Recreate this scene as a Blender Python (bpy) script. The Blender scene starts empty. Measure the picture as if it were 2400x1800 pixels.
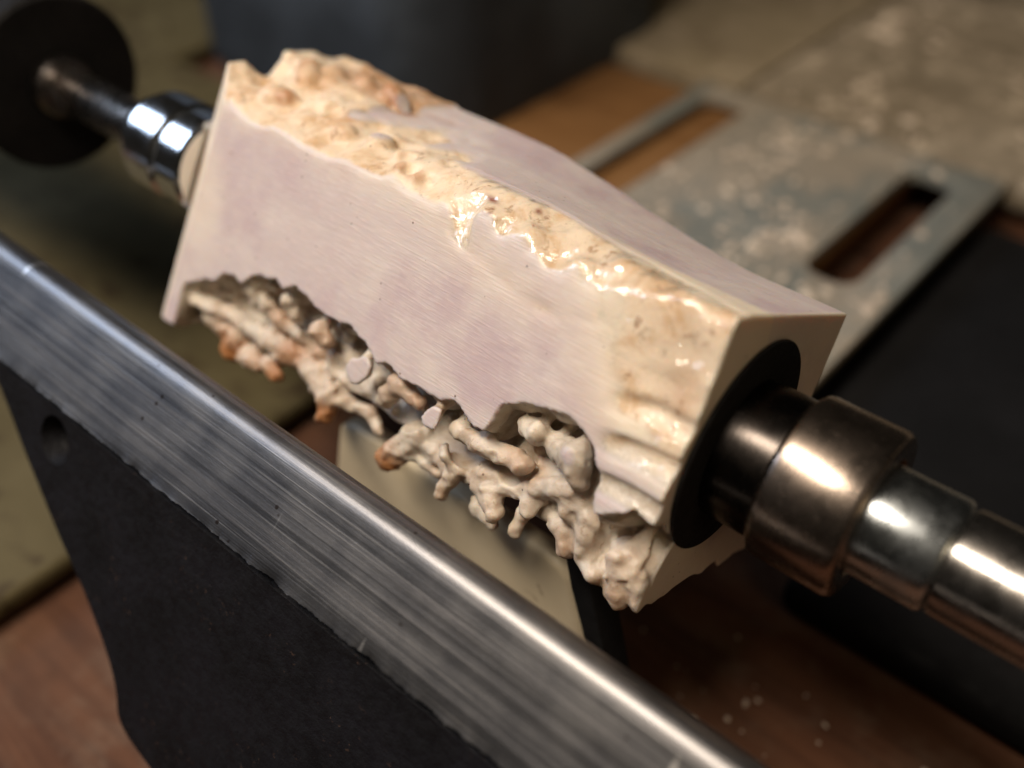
import bpy, bmesh, math, random
import numpy as np
from mathutils import Vector, Matrix

# ------------------------------------------------------------------ camera, light, exposure
MM = 0.001
scene = bpy.context.scene
COL = scene.collection

cam_data = bpy.data.cameras.new("camera")
cam = bpy.data.objects.new("camera", cam_data)
COL.objects.link(cam)
scene.camera = cam
cam_data.sensor_width = 36.0
cam_data.lens = 35.92
cam_data.clip_start = 0.002
cam_data.clip_end = 20.0
RIGHT = Vector((0.75882343, 0.65125191, 0.00761287))
DOWN = Vector((0.4324786, -0.49510526, -0.75354697))
FWD = Vector((-0.48697973, 0.5751015, -0.65734999))
m = Matrix.Identity(4)
for r in range(3):
    m[r][0] = RIGHT[r]; m[r][1] = -DOWN[r]; m[r][2] = -FWD[r]
m.translation = Vector((60.441, -59.411, 60.460)) * MM
cam.matrix_world = m
cam_data.dof.use_dof = True
cam_data.dof.focus_distance = 0.0905
cam_data.dof.aperture_fstop = 12.5
cam_data.dof.aperture_blades = 0

world = bpy.data.worlds.new("World")
scene.world = world
world.use_nodes = True
bgn = world.node_tree.nodes["Background"]
bgn.inputs[0].default_value = (1.0, 0.86, 0.68, 1)
bgn.inputs[1].default_value = 0.010

def area_lamp(name, loc, target, sx, sy, power, color):
    d = bpy.data.lights.new(name, 'AREA')
    d.shape = 'RECTANGLE'; d.size = sx * MM; d.size_y = sy * MM
    d.energy = power; d.color = color
    o = bpy.data.objects.new(name, d); COL.objects.link(o)
    o.location = Vector(loc) * MM
    o.rotation_euler = (Vector(target) - Vector(loc)).to_track_quat('-Z', 'Y').to_euler()
    return o
# warm work lamp over the lathe, cool window-like tube far to the left
area_lamp("bench_lamp", (-50, -140, 325), (0, 0, 0), 230, 68, 1.82, (1.0, 0.86, 0.70))
area_lamp("tube_lamp", (-520, -170, 380), (-20, 0, 0), 300, 230, 1.7, (0.62, 0.76, 1.0))
area_lamp("right_fill", (640, -160, 330), (20, 0, 0), 260, 260, 0.48, (1.0, 0.74, 0.44))  # unseen warm fill, added to brighten the blank's right end face

vs = scene.view_settings
vs.view_transform = 'Standard'
vs.look = 'None'
vs.exposure = 0.0
vs.gamma = 1.0
vs.use_curve_mapping = False
scene.cycles.use_denoising = True
scene.cycles.max_bounces = 8

# ------------------------------------------------------------------ helpers
def tag(o, label=None, category=None, group=None, kind=None):
    if label: o["label"] = label
    if category: o["category"] = category
    if group: o["group"] = group
    if kind: o["kind"] = kind
    return o

def empty(name, loc=(0, 0, 0)):
    o = bpy.data.objects.new(name, None)
    o.empty_display_size = 0.005
    COL.objects.link(o)
    o.location = Vector(loc) * MM
    return o

def obj(name, me, mat=None, parent=None):
    o = bpy.data.objects.new(name, me)
    COL.objects.link(o)
    if mat: me.materials.append(mat)
    if parent is not None:
        o.parent = parent
        o.location = -parent.location      # meshes are written in world millimetres
    return o

def smooth(me, angle=None):
    for p in me.polygons: p.use_smooth = True
    if angle is not None:
        try: me.set_sharp_from_angle(angle=math.radians(angle))
        except Exception: pass

def from_bm(name, bm):
    bmesh.ops.scale(bm, vec=(MM, MM, MM), verts=bm.verts)
    bmesh.ops.recalc_face_normals(bm, faces=bm.faces)
    me = bpy.data.meshes.new(name); bm.to_mesh(me); bm.free()
    return me

def lathe_x(name, prof, mat, parent=None, seg=96, y=0.0, z=0.0):
    """turned solid about the lathe axis: prof = [(X, radius), ...] closed by caps"""
    bm = bmesh.new(); rings = []
    for X, r in prof:
        if r < 1e-6: rings.append([bm.verts.new((X, y, z))])
        else: rings.append([bm.verts.new((X, y + r * math.cos(2 * math.pi * k / seg), z + r * math.sin(2 * math.pi * k / seg))) for k in range(seg)])
    for a, b in zip(rings, rings[1:]):
        for k in range(seg):
            k2 = (k + 1) % seg
            if len(a) == 1 and len(b) == 1: continue
            if len(a) == 1: bm.faces.new((a[0], b[k], b[k2]))
            elif len(b) == 1: bm.faces.new((a[k], b[0], a[k2]))
            else: bm.faces.new((a[k], b[k], b[k2], a[k2]))
    me = from_bm(name, bm); smooth(me, 32)
    return obj(name, me, mat, parent)

def prism(name, poly, axis, a0, a1, mat, parent=None, bevel=0.0, seg=2, holes=()):
    """extrude a 2D polygon; axis 'x': poly=(y,z); 'y': poly=(x,z); 'z': poly=(x,y)"""
    bm = bmesh.new()
    def P(u, v, w): return {'x': (w, u, v), 'y': (u, w, v), 'z': (u, v, w)}[axis]
    loops = [poly] + list(holes)
    edges = []
    for lp in loops:
        vsl = [bm.verts.new(P(u, v, a0)) for u, v in lp]
        edges += [bm.edges.new((vsl[i], vsl[(i + 1) % len(vsl)])) for i in range(len(vsl))]
    if holes:
        bmesh.ops.triangle_fill(bm, use_beauty=True, use_dissolve=False, edges=edges)
    else:
        bm.faces.new(bm.verts[:])
    bmesh.ops.recalc_face_normals(bm, faces=bm.faces)
    ret = bmesh.ops.extrude_face_region(bm, geom=bm.faces[:])
    nv = [e for e in ret['geom'] if isinstance(e, bmesh.types.BMVert)]
    off = {'x': (a1 - a0, 0, 0), 'y': (0, a1 - a0, 0), 'z': (0, 0, a1 - a0)}[axis]
    bmesh.ops.translate(bm, vec=off, verts=nv)
    bmesh.ops.recalc_face_normals(bm, faces=bm.faces)
    if bevel > 0:
        es = [e for e in bm.edges if len(e.link_faces) == 2 and e.calc_face_angle(0) > 0.5]
        bmesh.ops.bevel(bm, geom=es, offset=bevel, segments=seg, affect='EDGES', profile=0.5, clamp_overlap=True)
    me = from_bm(name, bm); smooth(me, 35)
    return obj(name, me, mat, parent)

def box(name, x0, x1, y0, y1, z0, z1, mat, parent=None, bevel=0.4, seg=2):
    return prism(name, [(x0, y0), (x1, y0), (x1, y1), (x0, y1)], 'z', z0, z1, mat, parent, bevel, seg)

def rounded(x0, x1, y0, y1, r, n=8):
    pts = []
    for cx, cy, a in ((x1 - r, y1 - r, 0), (x0 + r, y1 - r, 90), (x0 + r, y0 + r, 180), (x1 - r, y0 + r, 270)):
        for k in range(n + 1):
            t = math.radians(a + 90 * k / n); pts.append((cx + r * math.cos(t), cy + r * math.sin(t)))
    return pts

# ------------------------------------------------------------------ node helpers
class NT:
    def __init__(s, name):
        s.mat = bpy.data.materials.new(name); s.mat.use_nodes = True
        s.t = s.mat.node_tree; s.b = s.t.nodes["Principled BSDF"]
        s.tc = s.t.nodes.new("ShaderNodeTexCoord")
    def n(s, kind, **kw):
        nd = s.t.nodes.new(kind)
        for k, v in kw.items(): setattr(nd, k, v)
        return nd
    def link(s, a, b): s.t.links.new(a, b)
    def co(s, scale=(1, 1, 1), rot=(0, 0, 0)):
        mp = s.n("ShaderNodeMapping"); mp.inputs["Scale"].default_value = scale
        mp.inputs["Rotation"].default_value = rot
        s.link(s.tc.outputs["Object"], mp.inputs["Vector"]); return mp.outputs[0]
    def noise(s, scale, detail=4, rough=0.55, co=None, dist=0.0):
        nd = s.n("ShaderNodeTexNoise"); nd.inputs["Scale"].default_value = scale
        nd.inputs["Detail"].default_value = detail; nd.inputs["Roughness"].default_value = rough
        nd.inputs["Distortion"].default_value = dist
        s.link(co if co is not None else s.tc.outputs["Object"], nd.inputs["Vector"]); return nd.outputs["Fac"]
    def voronoi(s, scale, co=None, feature='F1', rand=1.0):
        nd = s.n("ShaderNodeTexVoronoi"); nd.feature = feature; nd.inputs["Scale"].default_value = scale
        nd.inputs["Randomness"].default_value = rand
        s.link(co if co is not None else s.tc.outputs["Object"], nd.inputs["Vector"]); return nd.outputs["Distance"]
    def ramp(s, fac, lo, hi, v0=0.0, v1=1.0):
        nd = s.n("ShaderNodeMapRange"); nd.interpolation_type = 'SMOOTHSTEP'
        nd.inputs[1].default_value = lo; nd.inputs[2].default_value = hi
        nd.inputs[3].default_value = v0; nd.inputs[4].default_value = v1
        s.link(fac, nd.inputs[0]); return nd.outputs[0]
    def math(s, op, a, b=None):
        nd = s.n("ShaderNodeMath", operation=op)
        for i, v in enumerate((a, b)):
            if v is None: continue
            if isinstance(v, (int, float)): nd.inputs[i].default_value = v
            else: s.link(v, nd.inputs[i])
        return nd.outputs[0]
    def mix(s, fac, a, b):
        nd = s.n("ShaderNodeMix", data_type='RGBA')
        for v, i in ((fac, 0), (a, 6), (b, 7)):
            if isinstance(v, (int, float)): nd.inputs[i].default_value = v
            elif isinstance(v, tuple): nd.inputs[i].default_value = (*v, 1) if len(v) == 3 else v
            else: s.link(v, nd.inputs[i])
        return nd.outputs[2]
    def attr(s, name):
        nd = s.n("ShaderNodeAttribute"); nd.attribute_name = name; return nd.outputs["Fac"]
    def bump(s, h, dist, strength=1.0, prev=None):
        nd = s.n("ShaderNodeBump"); nd.inputs["Distance"].default_value = dist * MM
        nd.inputs["Strength"].default_value = strength
        s.link(h, nd.inputs["Height"])
        if prev is not None: s.link(prev, nd.inputs["Normal"])
        return nd.outputs[0]
    def set(s, **kw):
        for k, v in kw.items():
            k = k.replace('_', ' ')
            i = s.b.inputs[k]
            if isinstance(v, (int, float)): i.default_value = v
            elif isinstance(v, tuple): i.default_value = (*v, 1) if (len(v) == 3 and i.type == 'RGBA') else v
            else: s.link(v, i)
        return s.mat

# ------------------------------------------------------------------ materials
def mat_steel_rest():
    s = NT("worn_rest_steel")
    streak = s.noise(1.0, 4, .65, s.co((14, 1500, 1500)))
    hair = s.noise(1.0, 2, .6, s.co((45, 6000, 6000)))
    blot = s.noise(150, 5, .6)
    grain = s.noise(3600, 3, .7)
    col = s.mix(s.ramp(blot, .35, .7), (.15, .149, .155), (.195, .19, .188))
    col = s.mix(s.math('MULTIPLY', s.ramp(grain, .48, .66), .25), col, (.24, .23, .23))
    col = s.mix(s.math('MULTIPLY', s.ramp(hair, .58, .70), .5), col, (.42, .40, .38))
    col = s.mix(s.math('MULTIPLY', s.ramp(streak, .54, .72), .26), col, (.16, .135, .12))
    # a few short cross scratches and dark pits
    sc = s.noise(1.0, 1, .5, s.co((520, 70, 70), (0, 0, 1.0)))
    col = s.mix(s.math('MULTIPLY', s.ramp(sc, .735, .76), .6), col, (.8, .77, .73))
    pit = s.math('MULTIPLY', s.ramp(s.voronoi(520), .15, .08), s.ramp(s.noise(240, 2, .5), .56, .62))
    col = s.mix(s.math('MULTIPLY', pit, .9), col, (.05, .035, .03))
    ro = s.math('ADD', s.ramp(streak, .3, .7, .34, .48), s.ramp(blot, .3, .7, -.02, .03))
    bp = s.bump(hair, .018, .6)
    bp = s.bump(streak, .022, .5, bp)
    bp = s.bump(grain, .022, .5, bp)
    return s.set(Base_Color=col, Metallic=1.0, Roughness=ro, Normal=bp)

def mat_turned(name, base, r0, r1, freq=1500, b=.012, dirt=.5, dirtcol=(.06, .045, .035)):
    s = NT(name)
    rings = s.noise(1.0, 4, .65, s.co((freq, 40, 40)))
    blot = s.noise(420, 5, .6)
    spk = s.ramp(s.noise(2100, 3, .6), .62, .72)
    col = s.mix(s.math('MULTIPLY', s.ramp(blot, .5, .75), dirt), base, dirtcol)
    col = s.mix(s.math('MULTIPLY', spk, dirt * .5), col, dirtcol)
    ro = s.math('ADD', s.ramp(blot, .3, .7, r0, r1), s.math('MULTIPLY', spk, .12))
    return s.set(Base_Color=col, Metallic=1.0, Roughness=ro, Normal=s.bump(rings, b, .6))

def mat_black_paint(name, base=(.012, .012, .014), rough=.5, chips=True, scale=1.0, b=.10):
    s = NT(name)
    grit = s.noise(900 * scale, 4, .65)
    big = s.noise(120 * scale, 4, .6)
    col = s.mix(s.ramp(big, .35, .7), base, tuple(c * 2.2 for c in base))
    if chips:
        sp = s.math('MULTIPLY', s.ramp(s.noise(1500 * scale, 5, .7), .60, .72), s.ramp(s.noise(110 * scale, 3, .6), .48, .66))
        col = s.mix(sp, col, (.07, .042, .03))
    ro = s.ramp(grit, .3, .7, rough - .1, rough + .15)
    bp = s.bump(grit, b, .8)
    return s.set(Base_Color=col, Roughness=ro, Normal=bp, Specular_IOR_Level=.2)

def mat_cream():
    s = NT("cream_paint")
    big = s.noise(45, 5, .6); st = s.noise(130, 4, .6, dist=.5)
    col = s.mix(s.ramp(big, .35, .7), (.56, .475, .33), (.66, .57, .41))
    col = s.mix(s.ramp(st, .63, .74), col, (.12, .06, .02))
    return s.set(Base_Color=col, Roughness=.45, Normal=s.bump(s.noise(700, 3, .5), .05, .5))
def mat_cream_shaded():  # the cream paint again, with the bed's shade put into its colour
    s = NT("cream_paint_shaded")
    big = s.noise(45, 5, .6); st = s.noise(130, 4, .6, dist=.5)
    col = s.mix(s.ramp(big, .35, .7), (.075, .060, .028), (.10, .082, .042))
    col = s.mix(s.ramp(st, .52, .70), col, (.035, .022, .012))
    return s.set(Base_Color=col, Roughness=.65, Specular_IOR_Level=.12, Normal=s.bump(s.noise(500, 3, .5), .06, .5))

def mat_wood(name, c0, c1, dark, dust=0.0, ang=0.0):
    s = NT(name)
    g = s.noise(1.0, 5, .65, s.co((14, 130, 130), (0, 0, ang)), dist=.6)
    b = s.noise(30, 5, .6)
    col = s.mix(s.ramp(g, .35, .68), c0, c1)
    col = s.mix(s.ramp(b, .52, .75), col, dark)
    if dust > 0:
        d = s.ramp(s.noise(75, 6, .65), .42, .66)
        d2 = s.ramp(s.noise(260, 4, .6), .40, .62)
        col = s.mix(s.math('MULTIPLY', s.math('MULTIPLY', d, d2), dust), col, (.50, .42, .32))
        f = s.ramp(s.noise(40, 4, .6), .3, .7)
        col = s.mix(s.math('MULTIPLY', f, dust * .45), col, (.38, .32, .24))
    return s.set(Base_Color=col, Roughness=.75, Specular_IOR_Level=.12, Normal=s.bump(g, .25, .6))

def mat_plate():
    s = NT("dusty_plate_steel")
    b = s.noise(60, 5, .6)
    col = s.mix(s.ramp(b, .35, .7), (.155, .165, .150), (.215, .215, .19))
    d = s.ramp(s.noise(45, 6, .6, s.co((1.6, .7, 1))), .44, .60, 0, .95)
    d2 = s.ramp(s.noise(330, 5, .65), .36, .62)
    col = s.mix(s.math('MULTIPLY', d, s.math('ADD', s.math('MULTIPLY', d2, .18), .50)), col, (.36, .29, .215))
    return s.set(Base_Color=col, Metallic=.0, Roughness=.55, Normal=s.bump(d2, .12, .6))

def mat_chip(name, a, b):
    s = NT(name)
    return s.set(Base_Color=s.mix(s.ramp(s.noise(240, 3, .6), .3, .7), a, b), Roughness=.8)

def mat_antler():
    s = NT("antler_bone")
    nat, brown, wet, cream = s.attr("nat"), s.attr("brown"), s.attr("wet"), s.attr("cream")
    low, red = s.attr("low"), s.attr("red")
    # sawn bone: pale mauve, faint growth streaks along the blank
    streak = s.noise(1.0, 5, .6, s.co((26, 170, 170), (0, 0, 0)), dist=.4)
    blot = s.noise(95, 5, .6)
    fine = s.noise(1.0, 2, .55, s.co((70, 5000, 5000)))
    saw = s.mix(s.ramp(streak, .34, .68), (.555, .465, .455), (.64, .56, .52))
    saw = s.mix(s.math('MULTIPLY', s.ramp(blot, .44, .68), .85), saw, (.485, .375, .395))
    saw = s.mix(s.math('MULTIPLY', s.ramp(fine, .52, .72), .22), saw, (.80, .70, .64))
    saw = s.mix(s.math('MULTIPLY', cream, .9), saw, (.78, .67, .52))
    # natural skin: cream with ochre and brown stains
    st = s.noise(230, 6, .65, dist=.7); st2 = s.noise(520, 5, .65, dist=.5); st3 = s.noise(120, 4, .6)
    skin = s.mix(s.ramp(st3, .35, .7), (.74, .605, .455), (.71, .55, .39))
    skin = s.mix(s.math('MULTIPLY', s.ramp(st, .46, .70), .65), skin, (.48, .26, .10))
    skin = s.mix(s.math('MULTIPLY', s.ramp(st2, .58, .69), .75), skin, (.24, .10, .035))
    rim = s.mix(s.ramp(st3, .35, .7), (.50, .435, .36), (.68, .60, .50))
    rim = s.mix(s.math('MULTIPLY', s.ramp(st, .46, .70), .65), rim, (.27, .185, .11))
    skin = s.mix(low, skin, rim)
    dirt = s.ramp(s.noise(900, 5, .7, dist=.4), .58, .70)
    skin = s.mix(s.math('MULTIPLY', dirt, .5), skin, (.20, .12, .06))
    skin = s.mix(s.math('MULTIPLY', brown, s.ramp(st2, .25, .55, .55, 1.0)), skin, (.36, .155, .055))
    skin = s.mix(red, skin, (.20, .035, .015))
    col = s.mix(nat, saw, skin)
    # dark grit specks
    v = s.voronoi(800); pick = s.noise(310, 2, .5)
    speck = s.math('MULTIPLY', s.ramp(v, .12, .05), s.ramp(pick, .50, .60))
    col = s.mix(s.math('MULTIPLY', speck, .85), col, (.07, .035, .02))
    ro = s.math('ADD', s.ramp(nat, 0, 1, .46, .50), s.ramp(st2, .3, .7, -.08, .08))
    ro = s.math('SUBTRACT', ro, s.math('MULTIPLY', wet, .40))
    saww = s.math('MULTIPLY', fine, s.math('SUBTRACT', 1.0, nat))
    bp = s.bump(saww, .10, .5)
    bp = s.bump(s.math('MULTIPLY', s.noise(850, 5, .65), nat), .30, .55, bp)
    m = s.set(Base_Color=col, Roughness=ro, Normal=bp, Coat_Weight=wet, Coat_Roughness=.03,
              Subsurface_Weight=.35, Subsurface_Radius=(1.0, .5, .25), Subsurface_Scale=.0016)
    wb = s.bump(s.noise(300, 2, .5), 1.9, 1.0)
    s.link(wb, s.b.inputs["Coat Normal"])
    s.b.inputs["IOR"].default_value = 1.5
    s.b.inputs["Coat IOR"].default_value = 1.65
    return m

M_rest = mat_steel_rest()
M_collar = mat_turned("turned_bushing_steel", (.38, .31, .26), .22, .30, 2600, .03, .45)
M_chrome = mat_turned("bright_chrome", (.78, .80, .82), .12, .20, 300, .004, .25, (.10, .11, .12))
M_sleeve = mat_turned("plated_sleeve_zinc", (.56, .60, .62), .20, .34, 260, .006, .55, (.16, .17, .18))
M_rod = mat_turned("ground_rod_steel", (.40, .375, .35), .20, .30, 2200, .012, .45)
M_neck = mat_turned("shaded_neck_steel", (.055, .048, .044), .22, .30, 1800, .02, .3)  # the neck's shadow is put into this darker steel colour
M_spindle = mat_turned("dark_spindle_steel", (.20, .18, .17), .25, .35, 1200, .02, .4)
M_flange = mat_black_paint("blackened_flange", (.004, .0035, .0035), .75, False, 1.0, .02)
M_restpaint = mat_black_paint("rest_black_paint", (.0024, .0024, .0035), .66, True, 1.0, .3)
M_motor = mat_black_paint("housing_blue_black_paint", (.030, .037, .048), .5, False, .2, .3)
M_tail = mat_black_paint("tailstock_black_paint", (.0028, .0027, .003), .8, False, .35, .25)
M_cream = mat_cream()
M_cream_shaded = mat_cream_shaded()
M_bench = mat_wood("bench_wood", (.058, .024, .014), (.125, .055, .030), (.030, .014, .009), 0.08, .4)
M_board = mat_wood("brown_board", (.19, .092, .034), (.24, .125, .05), (.12, .055, .02), 0.0, 1.5)
M_rear = mat_wood("rear_board_wood", (.17, .135, .085), (.21, .17, .11), (.13, .10, .065), 0.35)
M_rear2 = mat_wood("rear_board_dusty", (.135, .11, .075), (.185, .15, .105), (.09, .07, .045), 0.95)
M_plate = mat_plate()
M_dust = mat_chip("bone_dust", (.48, .39, .31), (.60, .51, .41))
M_antler = mat_antler()

# ------------------------------------------------------------------ setting: bench, bed, boards
bench = box("bench_top", -420, 320, -160, 620, -62, -52, M_bench, None, .5)
tag(bench, kind="structure")
random.seed(7)

bed = empty("headstock_bed", (-150, 20, -52))
tag(bed, "cream painted bed plate, shade put into its colour, lying below the black spindle disc", "machine bed")

prism("top_plate", [(-330, -75), (-41, -75), (-41, 42), (-78, 42), (-78, 74), (-165, 74), (-165, 112), (-330, 112)], 'z', -50.5, -47, M_cream_shaded, bed, 1.2, 3)
prism("skirt", [(-326, -71), (-45, -71), (-45, 38), (-82, 38), (-82, 70), (-169, 70), (-169, 108), (-326, 108)], 'z', -52, -50.52, M_cream_shaded, bed)
ped = empty("bed_pedestal", (-2, 10, -52))
tag(ped, "flared cream painted casting under the antler, seen past its knobbly edge", "casting")
pp = [(-15.6, -52), (33.2, -52), (26.0, -25), (24.4, -19.5), (23.2, -18.4), (21, -18), (-6, -18), (-8, -18.6), (-9.0, -19.8), (-10.2, -25.2)]
prism("casting_body", pp, 'y', -8, -5.4, M_cream, ped, 1.0, 3)

gap_strip = prism("dark_gap_strip", [(24.0, -15.5), (26.6, -15.5), (36.6, -52), (33.8, -52), (26.6, -25), (24.9, -19.6)], 'y', -8.4, -5.0, M_tail, None, .3)  # added black strip that stands in for the shaded gap beside the casting
tag(gap_strip, "narrow black strip added in place of the shaded gap right of the cream casting under the antler", "gap strip")

under = box("underlay_board", -76, 2.5, 48, 137, -52, -43.4, M_board, None, .6)
tag(under, "brown wooden board lying under the slotted grey plate", "board")

# slotted plate, standing on two packing strips
sp = empty("slotted_plate", (-13, 100, -43.4))
tag(sp, "grey steel plate with two long slots, dusted with bone chips, behind the antler", "plate")
prism("plate", [(-49, 56), (20, 56), (20, 137.2), (-49, 137.2)], 'z', -42.2, -40, M_plate, sp, .35, 2,
      holes=[rounded(-45.0, -34.6, 82, 132, 3.8), rounded(3.4, 13.0, 84.5, 130, 3.8)])
box("packing_strip", -30, -10, 58, 136, -43.39, -42.22, M_tail, sp, .3)
box("packing_strip", 14.2, 19, 58, 136, -51.99, -42.22, M_tail, sp, .3)

rb = box("rear_board", -118, -41, 138.6, 330, -46, -39.6, M_rear, None, 1.0)
tag(rb, "plain tan board behind the plate, beside the dark motor housing", "board")
rb2 = box("rear_board", -40.4, 260, 138.6, 420, -46, -39.9, M_rear2, None, 1.0)
tag(rb2, "dust covered brown board filling the upper right behind the slotted plate", "board")
rs = box("support_batten", -110, 250, 142, 170, -52, -46.02, M_bench, None, .5)
tag(rs, "dark wooden batten under the front edge of the rear boards", "batten")

# dark motor housing at the top left
mh = empty("motor_housing", (-118, 120, -52))
tag(mh, "blue black painted motor housing with rounded corners at the top left", "housing")
prism("housing", rounded(-161, -75, 75, 165, 17, 10), 'z', -46.9, 70, M_motor, mh, 5.0, 4)
prism("foot_plate", rounded(-158, -78, 113, 162, 12, 6), 'z', -52, -46.92, M_motor, mh, .5)

# tailstock base, lower right, nearly black
tb = empty("tailstock", (95, 70, -52))
tag(tb, "black tailstock casting below and right of the mandrel shaft", "casting")
prism("base_casting", [(33.5, 27), (190, 27), (190, 131), (20.5, 131), (20.5, 62), (33.5, 50)], 'z', -52, -46, M_tail, tb, 2.2, 4)
box("raised_rib", 60, 180, 52, 62, -45.98, -40, M_tail, tb, 1.6, 3)
box("raised_rib", 60, 180, 96, 104, -45.98, -41, M_tail, tb, 1.6, 3)

# bone chips and dust lying on the flat surfaces (countless)
def chips(name, n, x0, x1, y0, y1, z, smin, smax, label, avoid=()):
    bm = bmesh.new()
    k = 0
    cen = [(random.uniform(x0, x1), random.uniform(y0, y1), random.uniform(3, 12)) for _ in range(max(6, n // 45))]
    while k < n:
        x, y = random.uniform(x0, x1), random.uniform(y0, y1)
        if random.random() < .7:
            cc = random.choice(cen); x, y = random.gauss(cc[0], cc[2]), random.gauss(cc[1], cc[2])
        if not (x0 < x < x1 and y0 < y < y1): continue
        if any(a <= x <= b and c <= y <= d for a, b, c, d in avoid): continue
        k += 1
        r = smin + (smax - smin) * random.random() ** 3.2
        h = r * random.uniform(.25, .6); a0 = random.random() * 6.28; el = random.uniform(.45, 1)
        nv = random.choice((5, 6, 7)); ca, sa = math.cos(a0), math.sin(a0)
        lo = []; hi = []
        for q in range(nv):
            t = 6.283 * q / nv; rr = r * random.uniform(.7, 1.15)
            u, v = rr * math.cos(t), rr * math.sin(t) * el
            X, Y = x + u * ca - v * sa, y + u * sa + v * ca
            lo.append(bm.verts.new((X, Y, z + .02)))
            hi.append(bm.verts.new((x + (X - x) * .6, y + (Y - y) * .6, z + h * random.uniform(.7, 1.2))))
        for q in range(nv):
            q2 = (q + 1) % nv
            bm.faces.new((lo[q], lo[q2], hi[q2], hi[q]))
        bm.faces.new(hi)
    me = from_bm(name, bm)
    o = obj(name, me, M_dust)
    tag(o, label, "dust", kind="stuff")
    return o
SL = [(-46.4, -33.4, 81, 133), (2.2, 14.4, 83, 131)]
chips("bone_chips", 600, -46, 19, 60, 136, -40, .15, 1.6, "pale bone chips scattered over the slotted grey plate", SL)
chips("bone_chips", 900, -38, 180, 141, 330, -39.9, .25, 2.6, "pale bone chips scattered over the rear dusty board")
chips("bone_chips", 260, 20, 140, -40, 24, -52, .2, 1.3, "pale bone chips on the brown bench at lower right")

# ------------------------------------------------------------------ mandrel train on the lathe axis
spn = empty("spindle_nose", (-90, 0, -11.8))
tag(spn, "black headstock spindle disc with steel rim at the top left corner", "spindle")
lathe_x("end_disc", [(-75, 0), (-75, 11.2), (-74.4, 11.8), (-70.5, 11.8), (-70, 11.3), (-70, 4.4), (-70, 0)], M_flange, spn)
lathe_x("spindle_body", [(-150, 0), (-150, 11.7), (-75.02, 11.7), (-75.02, 0)], M_spindle, spn)
lathe_x("socket_ring", [(-69.99, 0), (-69.99, 4.1), (-68.6, 4.1), (-68.2, 3.7), (-68.2, 0)], M_spindle, spn)

rod = lathe_x("mandrel_rod", [(-68.15, 0), (-68.15, 2.75), (-67.8, 2.95), (-35.5, 2.95), (-34.5, 1.2), (34.5, 1.2), (35.5, 2.95), (46.0, 2.95), (46.0, 0)], M_rod)
tag(rod, "thin steel mandrel rod running from the black spindle disc into the antler", "rod")

lb = empty("chrome_bushing", (-41, 0, -6.2))
tag(lb, "bright chrome stepped bushing against the left end of the antler", "bushing")
lathe_x("end_ring", [(-48.4, 2.97), (-48.4, 4.6), (-47.9, 5.2), (-46.6, 5.5), (-46.3, 5.5), (-46.3, 2.97)], M_chrome, lb)
lathe_x("barrel", [(-46.28, 2.97), (-46.28, 5.6), (-45.6, 6.25), (-40.6, 6.3), (-40.1, 5.9), (-40.1, 2.97)], M_chrome, lb)
lathe_x("shoulder", [(-40.08, 2.97), (-40.08, 5.5), (-39.6, 5.95), (-35.9, 5.95), (-35.4, 5.5), (-35.4, 2.97)], M_chrome, lb)

rbu = empty("stepped_bushing", (42, 0, -7.3))
tag(rbu, "dark steel stepped bushing with a wide black flange at the right end of the antler", "bushing")
lathe_x("flange", [(35.05, 2.97), (35.05, 9.75), (35.15, 9.85), (35.3, 9.85), (35.4, 9.75), (35.4, 6.7), (35.4, 2.97)], M_flange, rbu)
lathe_x("neck", [(35.42, 2.97), (35.42, 6.35), (38.6, 6.35), (39.9, 6.35), (39.9, 2.97)], M_neck, rbu)
lathe_x("collar", [(39.92, 2.97), (39.92, 6.7), (40.35, 7.2), (40.8, 7.32), (46.9, 7.32), (47.35, 7.1), (47.5, 6.85), (47.5, 5.2), (46.9, 5.0), (46.9, 2.97)], M_collar, rbu)

sh = empty("tailstock_shaft", (60, 0, -4.7))
tag(sh, "bright plated sleeve and steel shaft running out at the lower right", "shaft")
lathe_x("plated_sleeve", [(46.92, 0), (46.92, 4.75), (53.2, 4.75), (53.55, 4.55), (53.7, 4.2), (53.7, 0)], M_sleeve, sh)
lathe_x("shaft", [(53.72, 0), (53.72, 4.1), (54.0, 4.45), (54.6, 4.5), (150, 4.5), (150, 0)], M_rod, sh)

# ------------------------------------------------------------------ tool rest
tr = empty("tool_rest", (12, -38, -52))
tag(tr, "worn steel tool rest with a bright ledge on a black cast body, in the foreground", "tool rest")
Fp = np.array([-30.55, -10.6]); Cc = np.array([-22.6, -6.0]); Rn = 2.0
dv = Cc - Fp; L = np.linalg.norm(dv); th = math.atan2(dv[1], dv[0]); al = math.asin(Rn / L)
a_t = th + al + math.pi / 2
rng = np.random.RandomState(3)
prof = [tuple(Fp)]
for k in range(1, 14):
    G = Cc + Rn * np.array([math.cos(a_t), math.sin(a_t)])
    prof.append(tuple(Fp + (G - Fp) * k / 14))
for k in range(17):
    t = a_t + (-1.2 - a_t) * k / 16
    prof.append((Cc[0] + Rn * math.cos(t), Cc[1] + Rn * math.sin(t)))
prof += [(-22.6, -12.6), (-26.0, -13.0), (-28.6, -12.6), (-29.9, -11.6)]
bm = bmesh.new()
xs = np.arange(-66, 78.01, .3); rings = []
jag = np.cumsum(rng.normal(0, .05, len(xs))); jag = jag - np.convolve(jag, np.ones(31) / 31, 'same')
for i, X in enumerate(xs):
    ring = []
    for j, (yy, zz) in enumerate(prof):
        w = jag[i] * .8 + rng.normal(0, .018) if (j == 0 or j == len(prof) - 1) else 0
        ring.append(bm.verts.new((X, yy + w, zz + w * .35 + (.02 * math.sin(X * .35) if 0 < j < 14 else 0))))
    rings.append(ring)
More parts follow.
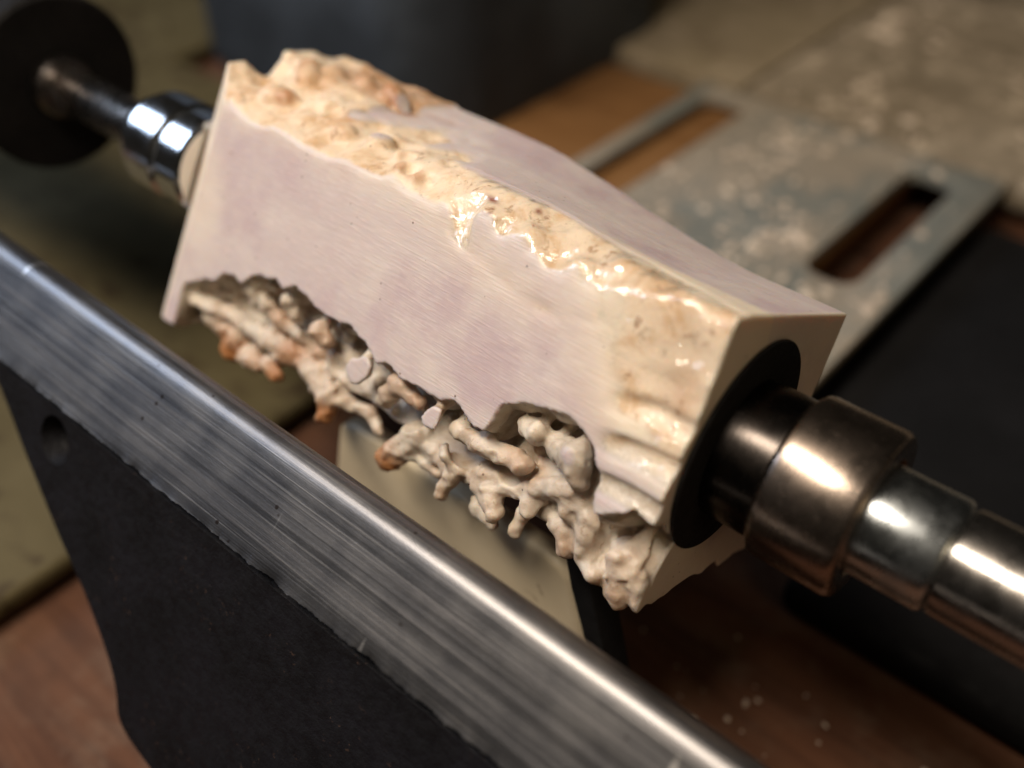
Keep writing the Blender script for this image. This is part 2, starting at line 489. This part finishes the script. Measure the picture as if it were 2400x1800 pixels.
for a, b in zip(rings, rings[1:]):
    for j in range(len(prof)):
        j2 = (j + 1) % len(prof)
        bm.faces.new((a[j], a[j2], b[j2], b[j]))
bm.faces.new(rings[0][::-1]); bm.faces.new(rings[-1])
me = from_bm("ledge", bm); smooth(me, 30)
obj("ledge", me, M_rest, tr)

half = [(-44, -13.4), (-41, -14.6), (-37, -17.2), (-33.2, -20), (-29.6, -22.4), (-26.6, -24.4), (-23.9, -26.1), (-18.6, -29.2), (-14.2, -32.4),
        (-11.8, -34.6), (-10.4, -36.6), (-9.5, -38.6), (-7.6, -39.7), (-4.2, -40.4), (1, -41.2)]
def spline(pts, n=6):
    out = []
    for i in range(len(pts) - 1):
        p0, p1, p2, p3 = (np.array(pts[max(0, min(len(pts) - 1, i + k))], float) for k in (-1, 0, 1, 2))
        for q in range(n):
            t = q / n
            out.append(tuple(.5 * (2 * p1 + (p2 - p0) * t + (2 * p0 - 5 * p1 + 4 * p2 - p3) * t * t + (3 * p1 - p0 - 3 * p2 + p3) * t ** 3)))
    return out + [tuple(pts[-1])]
half = spline(half)
poly = half + [(24 - x, z) for x, z in half[::-1]]
hole = [(-27.6 + 2.7 * math.cos(t), -16.5 + 2.5 * math.sin(t)) for t in np.linspace(0, 2 * math.pi, 25)[:-1]]
body = prism("cast_body", poly, 'y', -28.3, -23.3, M_restpaint, tr, 0.0, 2, holes=[hole])
for v in body.data.vertices: v.co.y += .4625 * (v.co.z + 10 * MM)
md = body.modifiers.new("edge", 'BEVEL'); md.width = .45 * MM; md.segments = 3; md.limit_method = 'ANGLE'; md.angle_limit = .6
bm = bmesh.new()
bmesh.ops.create_cone(bm, cap_ends=True, segments=48, radius1=8, radius2=8, depth=14.5)
bmesh.ops.translate(bm, vec=(12, -41, -44.75), verts=bm.verts)
me = from_bm("post", bm); smooth(me, 40)
obj("post", me, M_restpaint, tr)

# ------------------------------------------------------------------ the antler blank (signed distance field, surface nets)
FRINGE=[
 (12.85, -11.01, -8.84, 1.14, 12.02, -12.6, -12.17, 0.58, 0.15),
 (16.28, -10.65, -8.59, 1.55, 18.6, -12.44, -9.93, 0.85, 0.2),
 (15.42, -10.93, -12.68, 0.89, 17.58, -11.44, -13.29, 0.48, 0.1),
 (22.01, -10.57, -6.43, 0.99, 22.06, -11.87, -7.68, 0.66, 0.1),
 (20.95, -10.95, -9.65, 0.68, 20.74, -11.98, -11.74, 0.64, 0.15),
 (25.86, -10.37, -4.4, 0.95, 25.88, -11.27, -5.75, 0.64, 0.1),
 (25.71, -10.87, -8.35, 0.9, 26.4, -11.25, -9.66, 0.94, 0.25),
 (28.12, -10.77, -5.23, 0.71, 28.39, -11.51, -6.65, 0.67, 0.1),
 (32.47, -11.13, -6.92, 1.63, 32.72, -12.49, -10.26, 1.02, 0.35),
 (33.57, -11.52, -7.48, 1.16, 34.6, -12.35, -9.84, 0.62, 0.3),
 (6.57, -9.97, -9.51, 1.46, 3.67, -11.84, -13.37, 1.13, 0.7),
 (5.35, -10.96, -11.29, 1.2, 4.56, -11.93, -13.37, 0.7, 0.8),
 (6.68, -10.49, -11.43, 0.74, 9.94, -10.87, -12.01, 0.5, 0.25),
 (11.73, -11.28, -7.34, 0.57, 12.06, -11.57, -7.64, 0.69, 0.0),
 (-11.19, -8.82, -11.26, 1.21, -6.42, -10.17, -11.93, 1.28, 0.15),
 (-6.33, -10.28, -12.13, 1.28, -6.33, -11.39, -13.9, 0.94, 0.8),
 (-5.52, -9.7, -12.18, 0.88, -2.02, -8.69, -12.63, 0.59, 0.2),
 (-2.02, -8.69, -12.63, 0.59, 0.19, -9.45, -13.73, 0.44, 0.2),
 (-31.52, -10.04, -11.06, 0.71, -25.14, -8.83, -11.02, 0.91, 0.1),
 (-25.14, -8.83, -11.02, 0.91, -16.81, -8.79, -11.15, 1.13, 0.1),
 (-16.81, -8.79, -11.15, 1.13, -12.63, -8.51, -10.92, 1.01, 0.3),
 (-31.43, -8.95, -13.12, 0.77, -24.81, -9.29, -13.22, 1.18, 0.3),
 (-23.3, -9.49, -13.34, 1.28, -23.86, -10.28, -15.02, 1.19, 0.9),
 (-20.87, -9.92, -14.18, 1.17, -18.75, -10.18, -14.3, 0.84, 0.5),
 (-17.22, -9.77, -13.64, 1.04, -15.8, -10.17, -14.17, 0.78, 0.7),
 (-15.55, -9.03, -11.85, 1.23, -13.52, -8.84, -11.53, 1.02, 0.6),
 (-8.83, -8.66, -5.33, 1.06, -7.87, -8.66, -6.05, 0.87, 0.4),
 (-14.2, -8.24, -4.61, 0.98, -13.33, -8.03, -5.83, 0.79, 0.1),
 (-19.51, -8.14, -6.32, 1.02, -16.42, -7.78, -8.16, 0.81, 0.4),
 (-16.42, -7.78, -8.16, 0.81, -10.23, -8.03, -9.27, 0.65, 0.4),
 (-0.3, -11.25, -4.4, 1.1, 0.5, -10.95, -3.7, 0.95, 0.0),
 (10.6, -12.0, -3.7, 0.95, 10.9, -11.75, -3.1, 0.8, 0.1),
 (2.57, -10.5, -6.85, 0.91, 4.11, -9.89, -4.44, 0.89, 0.3),
 (4.11, -9.89, -4.44, 0.89, 7.01, -10.02, -5.04, 0.71, 0.4),
 (21.02, -9.58, -0.6, 1.04, 19.62, -9.02, -0.65, 0.81, 0.0),
 (15.59, -10.58, -4.53, 1.01, 20.38, -10.53, -3.98, 0.98, 0.3),
 (12.61, -10.52, -4.52, 0.85, 15.59, -10.58, -4.53, 0.92, 0.1),
 (25.65, -9.93, 0.02, 1.31, 26.5, -10.55, -1.96, 0.85, 0.15),
 (22.99, -9.33, -1.07, 1.03, 25.62, -9.87, -0.31, 1.08, 0.05),
 (22.23, -10.41, -5.63, 0.98, 26.0, -10.41, -3.57, 0.87, 0.1),
 (17.6, -10.39, -8.26, 1.2, 21.84, -10.22, -6.66, 0.91, 0.1),
 (11.71, -10.44, -10.37, 1.07, 16.19, -10.1, -8.84, 1.12, 0.1),
 (6.29, -9.68, -10.34, 1.2, 11.76, -10.15, -10.24, 0.98, 0.2),
 (25.86, -10.16, -4.45, 0.8, 28.32, -10.68, -5.45, 0.71, 0.1),
 (33.02, -10.56, -5.21, 1.0, 33.06, -11.27, -7.53, 1.17, 0.2),
]

H = 0.21
GX = np.arange(-36.5, 36.6, H, dtype=np.float32)
GY = np.arange(-20.5, 21.6, H, dtype=np.float32)
GZ = np.arange(-21.5, 19.6, H, dtype=np.float32)
SH = (len(GX), len(GY), len(GZ))

def vnoise(shape_co, scale, seed):
    """trilinear value noise on an axis-aligned grid given as three 1-D arrays, values about -1..1"""
    rs = np.random.RandomState(seed)
    idx = []
    for c in shape_co:
        u = (c - c[0]) / scale
        i = np.floor(u).astype(int); f = (u - i).astype(np.float32); f = f * f * (3 - 2 * f)
        idx.append((i, f, i.max() + 2))
    g = rs.uniform(-1, 1, (idx[0][2], idx[1][2], idx[2][2])).astype(np.float32)
    (i, fi, _), (j, fj, _), (k, fk, _) = idx
    a = g[i] * (1 - fi)[:, None, None] + g[i + 1] * fi[:, None, None]
    a = a[:, j] * (1 - fj)[None, :, None] + a[:, j + 1] * fj[None, :, None]
    return a[:, :, k] * (1 - fk) + a[:, :, k + 1] * fk

def smin(a, b, k):
    h = np.clip(.5 + .5 * (b - a) / k, 0, 1)
    return b + (a - b) * h - k * h * (1 - h)
def smax(a, b, k): return -smin(-a, -b, k)
def sstep(a, b, x):
    t = np.clip((x - a) / (b - a), 0, 1); return t * t * (3 - 2 * t)

X = GX[:, None, None]; Y = GY[None, :, None]; Z = GZ[None, None, :]
G3 = (GX, GY, GZ)
n_big = vnoise(G3, 4.0, 1)
n_mid = vnoise(G3, 1.7, 2)
n_fin = vnoise(G3, .8, 3)
n_xf = vnoise(G3, .5, 4)

NF = math.sqrt(1 + .095 ** 2 + .25)
def f_front(x, y, z): return -(y - .5 * z + 9.3 + .095 * x) / NF
def top_z(x, y):
    k = sstep(27, -5, x)
    return 3.0 + 4.1 * k + (.565 - .235 * sstep(20, -10, x)) * (19 - y)
def f_top(x, y, z): return (z - top_z(x, y) - 5 * sstep(-15.5, -19.5, x)) / 1.1
Dfront = f_front(X, Y, Z)
Dtop = f_top(X, Y, Z)
Dback = .92 * Y - .39 * Z - 16.3 + .35 * n_big
Dbot = (-.45 * Y - .89 * Z) - 14.6 - 3.4 * sstep(-30.0, -31.2, X) + 1.4 * sstep(-14, -8, X) * sstep(30, 24, X) + .8 * n_big * sstep(-31.5, -29.5, X) + .5 * n_mid
Dr = X - 35 + 0 * Y
Dl = -X - 35 + 0 * Y

# slight natural waves and a dish near the right end of the front face
wm = sstep(26.5, 30.5, X) * sstep(-1.5, .5, Z) * sstep(9, 6.5, Z)
ph = (Z - .12 * (X - 30)) * 2 * math.pi / 3.1
wave = wm * (.28 + .42 * np.sin(ph + .5 * n_big))
dish = .35 * sstep(21, 30, X) * sstep(5.5, 9.5, Z + .35 * (X - 28)) + .45 * np.exp(-((X - 33.2) / 3.2) ** 2 - ((Z - 10.2) / 3.0) ** 2) * (1 + .5 * n_mid)
Dfr = Dfront + np.maximum(wave, 0) + dish

d = np.maximum(np.maximum(Dfr, Dtop), np.maximum(Dback, smax(Dbot, Dback, .1)))

# upper natural strip: a rough chamfer between the front and top sawn faces
tx = np.array([-37, -30.8, -17, -8, -2.3, 2.4, 5, 8, 13, 18, 24, 28.5, 33, 36], np.float32)
zA = np.interp(GX, tx, [12.9, 10.6, 11.6, 12.0, 12.7, 12.3, 11.7, 10.7, 10.0, 9.8, 10.9, 12.2, 14.6, 16.2]).astype(np.float32)
yA = .5 * zA - 9.3 - .095 * GX
yB = np.interp(GX, [-37, -20, -15, -8, -2, 5, 11, 19, 24, 30, 33.5, 36], [18.5, 18, 12.5, 10.3, 6.0, 1.6, 1.3, .5, .4, -1.2, -2.4, -3.5]).astype(np.float32)
zB = top_z(GX, yB) - np.interp(GX, [-37, -22, -12, -4], [-.6, -.6, .2, 0]).astype(np.float32)
ln = np.maximum(np.hypot(yB - yA, zB - zA), .6)
A3 = lambda v: v[:, None, None]
Dch = ((Z - A3(zA)) * A3(yB - yA) - (Y - A3(yA)) * A3(zB - zA)) / A3(ln)
tt = ((Y - A3(yA)) * A3(yB - yA) + (Z - A3(zA)) * A3(zB - zA)) / A3(ln ** 2)
Dch = Dch - A3(np.interp(GX, [-37, -22, -2, 6, 12, 27, 34, 37], [1.5, 1.2, .5, .7, 1.15, 1.1, .4, .2]).astype(np.float32)) * np.clip(4 * tt * (1 - tt), 0, 1)
amp = A3(np.interp(GX, [-36, -5, 6, 12, 25, 33, 36], [.9, .8, .65, .5, .4, .25, .1]).astype(np.float32))
Dch = Dch - amp * (.85 * n_big + .38 * n_mid + .10 * n_fin) + .25 * amp
KN = [  # knobs on the strip: x y z r, brown
 (-29.2, 10.4, 11.0, 1.5, .6), (-26.8, 11.5, 10.4, 1.7, .4), (-22.6, 12.6, 10.2, 1.4, .7), (-18.6, 13.0, 10.4, 1.4, .9), (-16.4, 12.6, 10.4, 1.2, .9),
 (-26.6, 3.2, 11.0, 1.75, .15), (-25.0, 3.6, 10.9, 1.35, .85),
 (-29.0, 9.6, 10.6, 1.6, .5), (-27.4, 8.4, 10.7, 1.9, .15), (-25.2, 9.8, 10.2, 1.6, .3), (-20.6, 4.6, 11.4, 1.0, 0), (-21.9, 4.0, 11.2, .9, 0), (-19.3, 4.7, 11.6, .9, 0),
 (-15.2, 4.8, 11.2, 1.5, .5), (-16.6, 4.6, 11.0, 1.3, .1), (-13.7, 1.6, 11.6, 1.3, .1), (-9.3, 2.3, 12.0, 1.5, .2),
 (-5.0, 1.0, 12.4, 1.0, .2), (-3.2, -.6, 12.4, .9, .5), (-.6, -1.0, 12.3, .95, .5), (3.0, 2.4, 13.0, 1.1, .1),
 (5.2, -3.2, 12.2, 1.05, 0), (5.5, -3.6, 11.4, .9, 0), (10.4, -2.8, 12.0, 1.7, 0), (13.2, -3.6, 11.6, 1.6, 0), (16.4, -4.4, 11.1, 1.7, .1),
 (20.8, -4.4, 11.2, 2.0, 0), (23.6, -2.0, 12.6, 1.9, .1), (26.6, -3.4, 12.2, 2.2, 0), (30.5, -3.4, 13.2, 2.2, 0),
]
def ball_update(D, x, y, z, r, k, sub=False):
    R = r + 2.5
    sl = (slice(*np.searchsorted(GX, (x - R, x + R))), slice(*np.searchsorted(GY, (y - R, y + R))), slice(*np.searchsorted(GZ, (z - R, z + R))))
    xx, yy, zz = GX[sl[0]][:, None, None], GY[sl[1]][None, :, None], GZ[sl[2]][None, None, :]
    q = np.sqrt((xx - x) ** 2 + (yy - y) ** 2 + (zz - z) ** 2) - r - .12 * n_mid[sl] * r
    D[sl] = smax(D[sl], -q, k) if sub else smin(D[sl], q, k)
for (x, y, z, r, _) in KN: ball_update(Dch, x, y, z - (.5 if x < 8 else 0), r, .7 if x < 8 else 1.5)
for (x, y, z) in [(9.6, -3.0, 12.9), (12.2, -4.2, 11.9), (14.6, -3.2, 13.1), (16.2, -4.8, 11.8), (18.8, -5.2, 11.4), (20.6, -4.0, 12.9), (22.6, -5.2, 12.0), (25.2, -4.9, 12.9), (28.6, -4.7, 13.8), (31.6, -4.7, 14.6)]:
    ball_update(Dch, x - .22, y + .6, z - .6, 1.5, .7)
for (x, y, z, r) in [(-33.6, 8.6, 12.6, 3.0), (-31.0, 5.6, 12.6, 2.2), (-23.2, 5.8, 12.3, 1.2), (-23.0, 3.0, 12.2, 1.0), (-18.2, 4.0, 12.6, 1.3), (-11.5, 4.2, 13.0, 1.3),
                     (-4.0, 0.8, 13.9, .9), (-1.8, -.8, 13.8, .9), (.9, -1.6, 13.6, .9), (11.8, -3.6, 14.2, 1.0), (17.4, -4.2, 13.9, 1.0),
                     (-8, 5.5, 13.4, 1.4), (-20, 8.6, 12.6, 1.6)]:
    ball_update(Dch, x, y, z - (.6 if x < 8 else .2), r, .6, True)
d = smax(d, Dch, .6)

# lower recess under the scalloped edge of the front face
bx = np.array([-37, -31.4, -30.6, -28.5, -27, -25.2, -24, -22, -20.5, -19, -17.6, -15, -13.5, -11.6, -9.5, -8, -6.5, -3, 0, 2, 3.2, 5.5, 8, 11, 12.6, 13.9, 15.6, 16.8, 17.3, 17.8, 20, 22.2, 24.5, 26.3, 27.8, 28.8, 29.3, 29.8, 31, 31.8, 32.8, 34, 37])
bz = np.array([-30, -30, -8.6, -7.4, -6.6, -6.0, -4.9, -4.2, -4.5, -2.9, -2.4, -1.7, -2.3, -1.0, -1.2, -1.7, -1.6, -1.2, -1.5, -2.6, -2.0, -2.4, -1.9, -1.8, -.9, -1.2, -1.9, -1.6, -.4, 1.2, 2.6, 3.2, 3.6, 3.4, 2.6, 1.2, -.8, -1.8, -1.2, -.6, .2, .1, .4])
Bz = np.interp(GX, bx, bz).astype(np.float32)
S = (A3(Bz) - Z + .25 * n_mid) * 1.118          # distance below the edge, in the face
u = np.clip(S / 4.4, 0, 1)
depth = A3(np.interp(GX, [-37, -30, -24, -10, 2, 12, 20, 24, 28, 31, 36], [2.4, 2.7, 3.2, 3.8, 4.3, 4.4, 3.9, 2.8, 2.8, 4.0, 4.4]).astype(np.float32))
D_S = depth * (.45 * np.sqrt(np.clip(1 - (1 - u) ** 2, 0, 1)) + .55 * u * u * (3 - 2 * u)) + np.clip(S - 4.4, 0, 20) * .10
D_S = D_S + np.clip(S / 2, 0, 1) * (.9 * n_big + .6 * n_mid + .18 * n_fin + .12 * n_xf)
D_S = D_S + 2.4 * np.exp(-((S - 5.4 + .5 * n_big) / 1.7) ** 2) * sstep(-29, -26, X)
D_S = np.minimum(D_S, (9.3 + .095 * X) / NF - 1.8)
Drec = np.where(S > 0, (D_S + Dfr) * .62, -3.0)
d = smax(d, Drec.astype(np.float32), .45)
d = d.astype(np.float32)

# pearls, ridges and hanging knobs of the burr
Fr = np.full(SH, 9.0, np.float32)
BRW = []
for (x0, y0, z0, r0, x1, y1, z1, r1, br) in FRINGE:
    R = max(r0, r1) + 2.2
    lo = np.minimum((x0, y0, z0), (x1, y1, z1)) - R; hi = np.maximum((x0, y0, z0), (x1, y1, z1)) + R
    sl = tuple(slice(*np.searchsorted(g, (l, h))) for g, l, h in zip(G3, lo, hi))
    xx, yy, zz = GX[sl[0]][:, None, None] - x0, GY[sl[1]][None, :, None] - y0, GZ[sl[2]][None, None, :] - z0
    ax, ay, az = x1 - x0, y1 - y0, z1 - z0; L2 = ax * ax + ay * ay + az * az + 1e-6
    t = np.clip((xx * ax + yy * ay + zz * az) / L2, 0, 1)
    q = np.sqrt((xx - t * ax) ** 2 + (yy - t * ay) ** 2 + (zz - t * az) ** 2) - (r0 + (r1 - r0) * t) * (1.08 + .22 * n_mid[sl] + .14 * n_fin[sl]) - .12 * n_fin[sl] - .10 * n_xf[sl]
    Fr[sl] = smin(Fr[sl], q.astype(np.float32), .42)
    # root: tie each knob back into the body
    if br > .05: BRW.append((x1, y1, z1, r1 * 1.5, br))
# short roots from each knob straight back into the bone
for (x0, y0, z0, r0, x1, y1, z1, r1, br) in FRINGE:
    xe, ye, ze, re = x0, y0 + 5.0, z0 + 2.2, r0 * 1.05
    R = re + 2
    lo = np.minimum((x0, y0, z0), (xe, ye, ze)) - R; hi = np.maximum((x0, y0, z0), (xe, ye, ze)) + R
    sl = tuple(slice(*np.searchsorted(g, (l, h))) for g, l, h in zip(G3, lo, hi))
    xx, yy, zz = GX[sl[0]][:, None, None] - x0, GY[sl[1]][None, :, None] - y0, GZ[sl[2]][None, None, :] - z0
    ax, ay, az = xe - x0, ye - y0, ze - z0; L2 = ax * ax + ay * ay + az * az
    t = np.clip((xx * ax + yy * ay + zz * az) / L2, 0, 1)
    q = np.sqrt((xx - t * ax) ** 2 + (yy - t * ay) ** 2 + (zz - t * az) ** 2) - (r0 * .5)
    Fr[sl] = smin(Fr[sl], q.astype(np.float32), .5)
# many small pearls over the recess floor
rp = np.random.RandomState(11)
dep1 = depth[:, 0, 0]
for _ in range(45):
    x = rp.uniform(-29.5, 33.5); s_ = rp.uniform(1.2, 7.5); r_ = rp.uniform(.35, .85)
    z = np.interp(x, GX, Bz) - s_ * .894
    dd = np.interp(x, GX, dep1) * math.sqrt(max(0, 1 - (1 - min(1, s_ / 4.4)) ** 2)) + rp.uniform(-.1, .6)
    y = .5 * z - 9.3 - .095 * x
    if z < -8.0 or x > 30: continue
    ball_update(Fr, x + .085 * dd, y + .89 * dd, z - .446 * dd, r_, .5)
d = smin(d, Fr, .55)
for (x, y, z, r_) in [(5.6, -10.1, -7.7, 1.5), (13.3, -10.3, -7.2, 1.6), (22.2, -9.5, -2.6, 1.3), (19.0, -10.3, -5.9, 1.4), (-6.1, -9.3, -8.4, 1.3), (-11.7, -8.6, -8.4, 1.2),
                      (-30.6, -9.8, -13.4, 1.2), (33.2, -10.8, -2.0, 1.6), (32.3, -11.0, -3.8, 1.4), (9.1, -9.8, -7.3, 1.3), (33.9, -11.0, -4.4, 1.3)]:
    ball_update(d, x, y, z, r_, .5, True)
# end cuts, the flush saw cut across tall pearls, the small bevel at the left end, and the bore
d = np.maximum(d, Dfront)
d = np.maximum(d, Dtop)
bev = -(X + 31.4 - .13 * Z) * .5 + Dfront * .86
d = np.maximum(d, np.maximum(np.maximum(Dr, Dl), bev))
d = d + np.float32(.012) * n_fin

def surface_nets(d, g0, h):
    s = d < 0
    c = np.zeros(tuple(n - 1 for n in d.shape), np.int8)
    offs = [(i, j, k) for i in (0, 1) for j in (0, 1) for k in (0, 1)]
    def corner(a, o): return a[o[0]:a.shape[0] - 1 + o[0], o[1]:a.shape[1] - 1 + o[1], o[2]:a.shape[2] - 1 + o[2]]
    for o in offs: c += corner(s, o)
    act = (c > 0) & (c < 8)
    I, J, K = np.nonzero(act)
    vid = np.full(act.shape, -1, np.int32); vid[I, J, K] = np.arange(len(I))
    acc = np.zeros((len(I), 3), np.float64); cnt = np.zeros(len(I))
    for o in offs:
        for ax in range(3):
            if o[ax]: continue
            p = list(o); p[ax] = 1
            a = d[I + o[0], J + o[1], K + o[2]].astype(np.float64); b = d[I + p[0], J + p[1], K + p[2]].astype(np.float64)
            mk = (a < 0) != (b < 0)
            t = np.where(mk, a / np.where(mk, a - b, 1), 0)
            pt = np.tile(np.array(o, float), (len(I), 1)); pt[:, ax] += t
            acc[mk] += pt[mk]; cnt[mk] += 1
    loc = acc / cnt[:, None]
    V = (np.stack([I, J, K], 1) + loc) * h + np.array(g0)
    quads = []
    for ax in range(3):
        b1, b2 = (ax + 1) % 3, (ax + 2) % 3
        lo = [slice(None)] * 3; hi = [slice(None)] * 3
        lo[ax] = slice(0, -1); hi[ax] = slice(1, None)
        for bb in (b1, b2): lo[bb] = slice(1, -1); hi[bb] = slice(1, -1)
        A = s[tuple(lo)]; B = s[tuple(hi)]
        for flip, mk in ((False, A & ~B), (True, ~A & B)):
            P = np.array(np.nonzero(mk)).T
            P[:, b1] += 1; P[:, b2] += 1
            def vv(d1, d2):
                Q = P.copy(); Q[:, b1] += d1; Q[:, b2] += d2; return vid[Q[:, 0], Q[:, 1], Q[:, 2]]
            q = np.stack([vv(-1, -1), vv(0, -1), vv(0, 0), vv(-1, 0)], 1)
            if flip: q = q[:, ::-1]
            quads.append(q)
    return V, np.concatenate(quads)
V, Q = surface_nets(d, (GX[0], GY[0], GZ[0]), H)

# normals from the field
gx, gy, gz = np.gradient(d, H)
ii = [(V[:, a] - G3[a][0]) / H for a in range(3)]
def trilin(F):
    i0 = [np.clip(np.floor(u).astype(int), 0, F.shape[a] - 2) for a, u in enumerate(ii)]
    f = [u - i for u, i in zip(ii, i0)]
    r = 0
    for o in ((i, j, k) for i in (0, 1) for j in (0, 1) for k in (0, 1)):
        w = 1
        for a in range(3): w = w * (f[a] if o[a] else 1 - f[a])
        r = r + w * F[i0[0] + o[0], i0[1] + o[1], i0[2] + o[2]]
    return r
NV = np.stack([trilin(gx), trilin(gy), trilin(gz)], 1)
NV /= np.linalg.norm(NV, axis=1)[:, None] + 1e-9

# surface character per vertex
vx, vy, vz = V[:, 0], V[:, 1], V[:, 2]
dF = np.abs(f_front(vx, vy, vz)); dT = np.abs(f_top(vx, vy, vz)); dE = np.minimum(np.abs(vx - 35), np.abs(vx + 35))
dBv = np.abs(-(vx + 31.4 - .13 * vz) * .5 + f_front(vx, vy, vz) * .86)
flat = np.minimum(np.minimum(dF, dT), np.minimum(dE, dBv))
nat = sstep(.05, .36, flat)
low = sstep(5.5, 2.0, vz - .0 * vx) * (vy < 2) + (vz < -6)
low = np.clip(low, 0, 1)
brown = np.zeros(len(V))
BRW = [(x, y, z, r * 1.75, min(1, b * 1.3)) for x, y, z, r, b in BRW]
for (x, y, z, r, b) in BRW + [(k[0], k[1] - .5, k[2] + .6, k[3] * 1.0, k[4]) for k in KN if k[4] > .05]:
    q = np.sqrt((vx - x) ** 2 + (vy - y) ** 2 + (vz - z) ** 2)
    brown = np.maximum(brown, b * sstep(r * 1.35, r * .45, q))
brown = np.maximum(brown, .6 * sstep(9.8, 11.6, vy + .05 * (vx + 20)) * sstep(-8, -14, vx) * (vz > 6) * sstep(-32, -29, vx))
brown = np.maximum(brown, .45 * np.exp(-((vx - 33.0) / 1.8) ** 2 - ((vz - 9.6) / 2.2) ** 2) * (vy < 0))
red = np.exp(-((vx - 8.7) / .85) ** 2 - ((vy + 1.2 + .35 * (vx - 8.7)) / .28) ** 2) * (vz > 9)
red = np.maximum(red, .8 * np.exp(-((vx + 15.5) / 2.4) ** 2 - ((vy - 12.0) / .6) ** 2) * (vz > 8))
red = np.maximum(red, .9 * np.exp(-((vx - 13.2) / .3) ** 2 - ((vy + .3) / .3) ** 2) * (vz > 9))
wet = sstep(3.5, 8, vx) * sstep(35.5, 31, vx) * (vz > 9.5) * nat * (vy < 2.5)
wet = np.maximum(wet, .5 * sstep(29.5, 31, vx) * sstep(.2, 1.2, vz) * sstep(8.5, 6, vz) * (vy < -6) * nat)
cream = sstep(20, 31, vx + .55 * (vz - 6)) * (vy < 2) * sstep(1, 6, vz)
cream = np.maximum(cream, .75 * sstep(-31.0, -31.8, vx - .13 * vz))
cream = np.maximum(cream, .55 * np.exp(-((vx + 31) / 4.0) ** 2 - ((vz - 1) / 6.0) ** 2))
cream = np.maximum(cream, .55 * sstep(34.4, 34.8, vx))
edge_z = np.interp(vx, tx, np.interp(tx, GX, zA))
cream = np.maximum(cream, .4 * np.exp(-((vz - edge_z) / 2.0) ** 2) * (dF < .3))

qn = nat[Q].mean(1); qz = vz[Q].mean(1); qy = vy[Q].mean(1)
cls = np.where(qn < .5, 0, np.where((qz > 7.5), 1, 2))
ab = empty("antler_blank", (0, 0, -15))
tag(ab, "sawn antler blank with knobbly natural burr edge mounted on the mandrel", "antler")
ATTR = dict(nat=nat, low=low, brown=brown, red=red, wet=wet, cream=cream)
for c, nm, lab in ((0, "sawn_block", None), (1, "natural_rind", "cream and brown natural skin, partly wet with glue"), (2, "burr", "knobbly pearled burr with brown tips")):
    fq = Q[cls == c]
    used, inv = np.unique(fq, return_inverse=True)
    inv = inv.reshape(fq.shape)
    me = bpy.data.meshes.new(nm)
    me.vertices.add(len(used)); me.vertices.foreach_set("co", (V[used] * MM).astype(np.float32).ravel())
    me.loops.add(fq.size); me.loops.foreach_set("vertex_index", inv.ravel().astype(np.int32))
    me.polygons.add(len(fq)); me.polygons.foreach_set("loop_start", np.arange(0, fq.size, 4, dtype=np.int32))
    me.update(calc_edges=True)
    me.polygons.foreach_set("use_smooth", np.ones(len(fq), bool))
    me.normals_split_custom_set_from_vertices([tuple(v) for v in NV[used]])
    for k, arr in ATTR.items():
        at = me.attributes.new(k, 'FLOAT', 'POINT'); at.data.foreach_set("value", arr[used].astype(np.float32))
    o = obj(nm, me, M_antler, ab)
    if lab: o["label"] = lab
